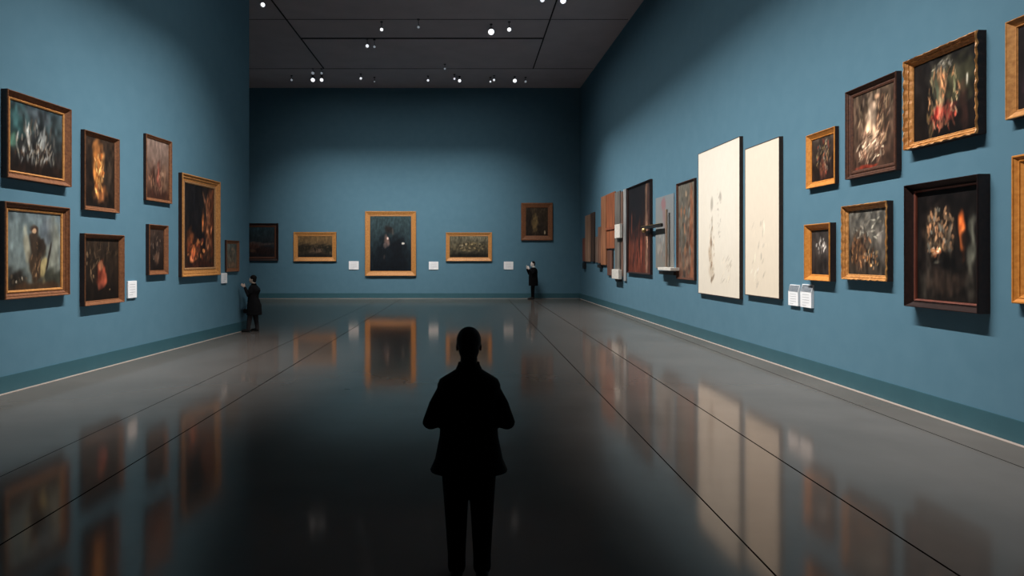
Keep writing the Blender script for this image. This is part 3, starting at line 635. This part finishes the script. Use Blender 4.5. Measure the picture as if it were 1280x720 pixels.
def person(name, label, loc, rz, scale, cfg):
    t = thing(name, label, 'person', loc, rz); t.scale = (scale,)*3
    g = cfg.get; vox = g('vox', .007); skin = M[g('skin', 'skin_pale')]
    lrb = g('leg_r', (.098, .078, .058)); hz = 1.558; tilt = g('tilt', 0); rotH = Matrix.Rotation(g('head_turn', 0), 3, 'Z') @ Matrix.Rotation(tilt, 3, 'X')
    hc = Vector((0, .015, hz))
    def hp(x, y, z): return hc+rotH @ Vector((x, y, z))
    bm = bmesh.new()
    # head and face
    ellip(bm, hp(0, 0, .022), (.074, .092, .092), rotH); ellip(bm, hp(0, .022, -.045), (.055, .066, .072), rotH)
    ellip(bm, hp(0, .082, -.088), (.022, .016, .018), rotH)
    limb(bm, [hp(0, .088, .012), hp(0, .104, -.022), hp(0, .098, -.030)], [.009, .0125, .012], 10)
    ellip(bm, hp(0, .080, .026), (.052, .016, .012), rotH)
    ellip(bm, hp(0, .088, -.058), (.026, .012, .011), rotH)
    for s in (-1, 1):
        ellip(bm, hp(s*.078, -.005, -.008), (.010, .020, .032), rotH); ellip(bm, hp(s*.046, .062, -.018), (.022, .02, .022), rotH)
    limb(bm, [(0, -.01, 1.36), (0, -.012, 1.42), hp(0, -.015, -.06)], [.070, .055, .055], 18)
    # trunk, legs, feet
    ring_loft(bm, [(0, 0, .84, .13, .10), (0, 0, .92, .165, .115), (0, 0, 1.05, .135, .10), (0, 0, 1.2, .155, .11), (0, 0, 1.30, .150, .10), (0, 0, 1.37, .09, .075)])
    for s in (-1, 1):
        f = g('feet')[0 if s < 0 else 1]
        limb(bm, [(s*.085, 0, .90), ((s*.085+f[0])/2+s*.0, f[1]*.5+.012, .50), (f[0], f[1], .10), (f[0], f[1], .07)], [min(.088, lrb[0]-.008), min(.060, lrb[1]-.008), min(.042, lrb[2]-.010), min(.042, lrb[2]-.010)], 16)
        limb(bm, [(f[0], f[1]-.02, .05), (f[0]+s*.01, f[1]+.10, .035), (f[0]+s*.015, f[1]+.16, .028)], [.038, .036, .028], 12)
        e, w = g('elbow')[0 if s < 0 else 1], g('wrist')[0 if s < 0 else 1]; sh = (s*.145, -.005, 1.275)
        limb(bm, [sh, e, w], [.046, .038, .028], 14)
        hd = g('hand_dir')[0 if s < 0 else 1]
        hand(bm, w, hd[0], hd[1], hd[2], 1, g('curl', .5))
    fused('body', bm, skin, t, g('bvox', .006), 2)
    for s in (-1, 1):
        bm = bmesh.new(); bmesh.ops.create_uvsphere(bm, u_segments=12, v_segments=8, radius=.0115)
        for v in bm.verts: v.co += hp(s*.03, .082, .006)
        obj('eye', bm, M['eye'], t)
    bm = bmesh.new(); ellip(bm, hp(0, .0985, -.058), (.021, .005, .006), rotH); obj('mouth', bm, M['lips'], t)
    # hair
    bm = bmesh.new()
    ellip(bm, hp(0, -.016, .035), (.084, .092, .094), rotH); ellip(bm, hp(0, -.048, -.02), (.070, .058, .08), rotH)
    if g('long_hair'): ellip(bm, hp(0, -.055, -.085), (.058, .045, .05), rotH)
    if g('puff'): ellip(bm, hp(0, -.02, .05), (.090, .098, .092), rotH)
    fused('hair', bm, M['hair'], t, .008, 3)
    # trousers
    bm = bmesh.new()
    ring_loft(bm, [(0, 0, .80, .14, .11), (0, 0, .86, .170, .125), (0, 0, .93, .175, .125), (0, 0, 1.0, .160, .115)])
    lr = g('leg_r', (.098, .078, .058))
    for s in (-1, 1):
        f = g('feet')[0 if s < 0 else 1]
        limb(bm, [(s*.088, 0, .86), (s*.09, 0, .74), ((s*.09+f[0])/2, f[1]*.5+.008, .48), (f[0], f[1]-.005, .16), (f[0], f[1]-.004, .075)], [lr[0], lr[0]*.98, lr[1], lr[2], lr[2]], 18)
    fused('trousers', bm, M[g('trouser', 'trouser')], t, vox, 3)
    for s in (-1, 1):
        f = g('feet')[0 if s < 0 else 1]; bm = bmesh.new()
        limb(bm, [(f[0], f[1]-.035, .048), (f[0]+s*.01, f[1]+.06, .046), (f[0]+s*.018, f[1]+.17, .036)], [.044, .050, .036], 14)
        ring_loft(bm, [(f[0], f[1]-.01, .05, .042, .055), (f[0], f[1]-.01, .10, .042, .05)], 18)
        for v in bm.verts: v.co.z = max(v.co.z, .002)
        o = fused('shoe', bm, M['shoe'], t, .007, 2)
        for v in o.data.vertices: v.co.z = max(v.co.z, .0)
    # jacket
    bm = bmesh.new()
    ring_loft(bm, g('coat'), 36, 2.4)
    ring_loft(bm, [(0, -.012, 1.36, .10, .085), (0, -.014, 1.40, .080, .074), (0, -.018, 1.432, .066, .066)], 24)
    for s in (-1, 1):
        e, w = Vector(g('elbow')[0 if s < 0 else 1]), Vector(g('wrist')[0 if s < 0 else 1]); a = g('sleeve', (.075, .058, .042))
        sh = Vector((s*.150, -.005, 1.255))
        limb(bm, [sh, sh.lerp(e, .5)+Vector((s*.008, 0, 0)), e, e.lerp(w, .5), e.lerp(w, .9)], [a[0], (a[0]+a[1])/2, a[1], (a[1]+a[2])/2, a[2]], 18)
    fused('jacket', bm, M[g('jacket', 'black')], t, vox, 3)
    # collar
    bm = bmesh.new()
    R = []
    for z, rx, ry in ((1.405, .088, .082), (1.435, .074, .072), (1.450, .071, .069), (1.448, .064, .062), (1.41, .070, .066)):
        R.append([bm.verts.new((rx*math.cos(2*PI*i/24), -.016+ry*math.sin(2*PI*i/24), z)) for i in range(24)])
    for a, b in zip(R, R[1:]+R[:1]):
        for i in range(24): bm.faces.new((a[i], a[(i+1) % 24], b[(i+1) % 24], b[i]))
    obj('collar', bm, M[g('collar', 'black')], t)
    for ch in t.children:
        if ch.type == 'MESH':
            for p in ch.data.polygons: p.use_smooth = True
    return t

person('person', 'person in dark suit seen from behind, standing alone in the foreground with arms bent forward', (0.006, 4.3, 0), 0, 1.0, dict(
    skin='skin_dark', vox=.007, bvox=.006, long_hair=True, feet=((-.082, .0), (.088, .0)),
    elbow=((-.252, -.03, 1.055), (.250, -.03, 1.055)), wrist=((-.135, .21, 1.03), (.135, .21, 1.03)),
    hand_dir=(((.75, .6, .05), (0, -.6, -.6), 1), ((-.75, .6, .1), (0, -.6, -.6), -1)), leg_r=(.098, .080, .060),
    sleeve=(.066, .060, .044),
    coat=[(0, 0, .725, .262, .165), (0, 0, .745, .252, .162), (0, 0, .80, .228, .15), (0, 0, .95, .198, .13), (0, -.005, 1.05, .190, .125), (0, -.01, 1.2, .200, .13), (0, -.01, 1.25, .212, .125), (0, -.01, 1.30, .212, .12), (0, -.01, 1.335, .196, .11), (0, -.012, 1.362, .152, .10), (0, -.012, 1.38, .12, .095), (0, -.014, 1.40, .09, .085)]))

lp = (-6.24, 18.6, 0)
person('person', 'person in long dark coat raising a pale hand, standing at the end of the wall', lp, PI/2, .97, dict(
    skin='skin_pale', vox=.009, bvox=.0065, feet=((-.09, .12), (.09, -.08)), trouser='trouser_grey', jacket='coat', collar='black', puff=True,
    elbow=((-.21, .08, 1.10), (.25, .03, 1.06)), wrist=((-.10, .22, 1.34), (.285, .19, .90)),
    hand_dir=(((.0, .6, .5), (1, 0, -.2), -1), ((0, .35, -1), (-1, 0, 0), 1)), curl=.35,
    coat=[(0, -.03, .50, .21, .215), (0, -.03, .56, .205, .215), (0, -.03, .8, .19, .20), (0, 0, 1.0, .178, .15), (0, -.005, 1.1, .18, .145), (0, -.03, 1.22, .195, .17), (0, -.03, 1.30, .205, .15), (0, -.015, 1.345, .185, .115), (0, -.012, 1.385, .125, .09), (0, -.014, 1.40, .09, .08)]))
# handbag in the lowered hand of that person (faces -X, its own +y side)
t = thing('handbag', 'small black handbag held low by the person at the partition end', 'bag', (lp[0]-.25, lp[1]+.29, .505), PI/2)
obj('bag_body', box(bmesh.new(), -.045, .045, -.13, .13, 0, .13, .02), M['blackmetal'], t)
bm = bmesh.new(); limb(bm, [(0, -.09, .12), (0, -.07, .21), (0, 0, .255), (0, .07, .21), (0, .09, .12)], [.008]*5, 8); obj('handle', bm, M['blackmetal'], t)

person('person', 'person in black coat with very pale face and raised pale hand in the far corner', (3.36, 33.0, 0), math.radians(105), 1.17, dict(
    skin='skin_white', vox=.010, bvox=.0065, feet=((-.06, .02), (.05, .03)), jacket='black', collar='collar', leg_r=(.08, .055, .045),
    elbow=((-.20, .10, 1.12), (.19, .12, 1.12)), wrist=((-.05, .21, 1.33), (.07, .27, 1.36)),
    hand_dir=(((.1, .35, .9), (1, -.4, 0), 1), ((-.2, .25, .95), (-.2, -1, 0), -1)), curl=.4,
    coat=[(0, -.01, .60, .20, .20), (0, -.01, .66, .20, .20), (0, -.01, .8, .19, .20), (0, 0, 1.0, .178, .19), (0, -.005, 1.1, .18, .18), (0, -.01, 1.2, .195, .18), (0, -.01, 1.30, .205, .16), (0, -.01, 1.345, .185, .13), (0, -.012, 1.385, .125, .09), (0, -.014, 1.40, .09, .08)]))

# ------------------------------------------------------------------ lights
def spot(name, loc, tgt, W, ang, blend=.8, col=(1, .95, .9), rad=.06):
    l = bpy.data.lights.new(name, 'SPOT'); l.energy = W; l.spot_size = math.radians(ang); l.spot_blend = blend; l.color = col; l.shadow_soft_size = rad
    o = bpy.data.objects.new(name, l); C.objects.link(o); o.location = loc
    o.rotation_euler = (Vector(tgt)-Vector(loc)).to_track_quat('-Z', 'Y').to_euler()
    return o
LZ = CEIL-.35
def washer(p, q, tgt, W, spread, col=(1, .95, .9)):
    """a continuous row of wall washers from p to q under the ceiling, turned towards tgt"""
    p, q = Vector(p), Vector(q); mid = (p+q)/2; X = (q-p).normalized(); Z = (mid-Vector(tgt)); Z = (Z-X*Z.dot(X)).normalized(); Y = Z.cross(X)
    l = bpy.data.lights.new('wall_washer', 'AREA'); l.shape = 'RECTANGLE'; l.size = (q-p).length; l.size_y = .12
    l.energy = W; l.color = col; l.spread = math.radians(spread)
    o = bpy.data.objects.new('wall_washer', l); C.objects.link(o)
    o.matrix_world = Matrix.Translation(mid) @ Matrix((X, Y, Z)).transposed().to_4x4()
def row(Wl, y0, y1, off, zt, W, spread):
    a, b = along(Wl, y0), along(Wl, y1); m = (a+b)/2
    washer((*(a+Wl.n*off).xy, LZ), (*(b+Wl.n*off).xy, LZ), (m.x, m.y, zt), W, spread)
row(RW, 5.8, 16, 5.5, 1.2, 440, 62); row(RW, 16, 28.5, 5.5, 1.2, 440, 62)
row(RW, 8, 29, 5.5, 4.2, 150, 100)
row(LW, 9.3, 15.6, 5.3, 1.0, 285, 60); row(LW, 10, 16, 5.3, 4.2, 38, 100)
washer((-8.6, YB-6, LZ), (2.0, YB-6, LZ), (-3.3, YB, 1.6), 330, 66)
washer((-8.6, YB-6, LZ), (2.0, YB-6, LZ), (-3.3, YB, 4), 80, 100)

w = bpy.data.worlds.new('world'); bpy.context.scene.world = w; w.use_nodes = True
w.node_tree.nodes['Background'].inputs[0].default_value = (0, 0, 0, 1)

# ------------------------------------------------------------------ camera
cam = bpy.data.cameras.new('camera'); co = bpy.data.objects.new('camera', cam); C.objects.link(co)
cam.lens = F/1280*36; cam.sensor_width = 36; co.location = (0, 0, H); co.rotation_euler = (PI/2, 0, 0)
cam.shift_x = (640-CX)/1280; cam.shift_y = -(360-CY)/1280; cam.clip_end = 200
sc = bpy.context.scene; sc.camera = co
sc.view_settings.view_transform = 'Standard'; sc.view_settings.look = 'None'; sc.view_settings.gamma = 1; sc.view_settings.use_curve_mapping = False
sc.view_settings.exposure = -.26
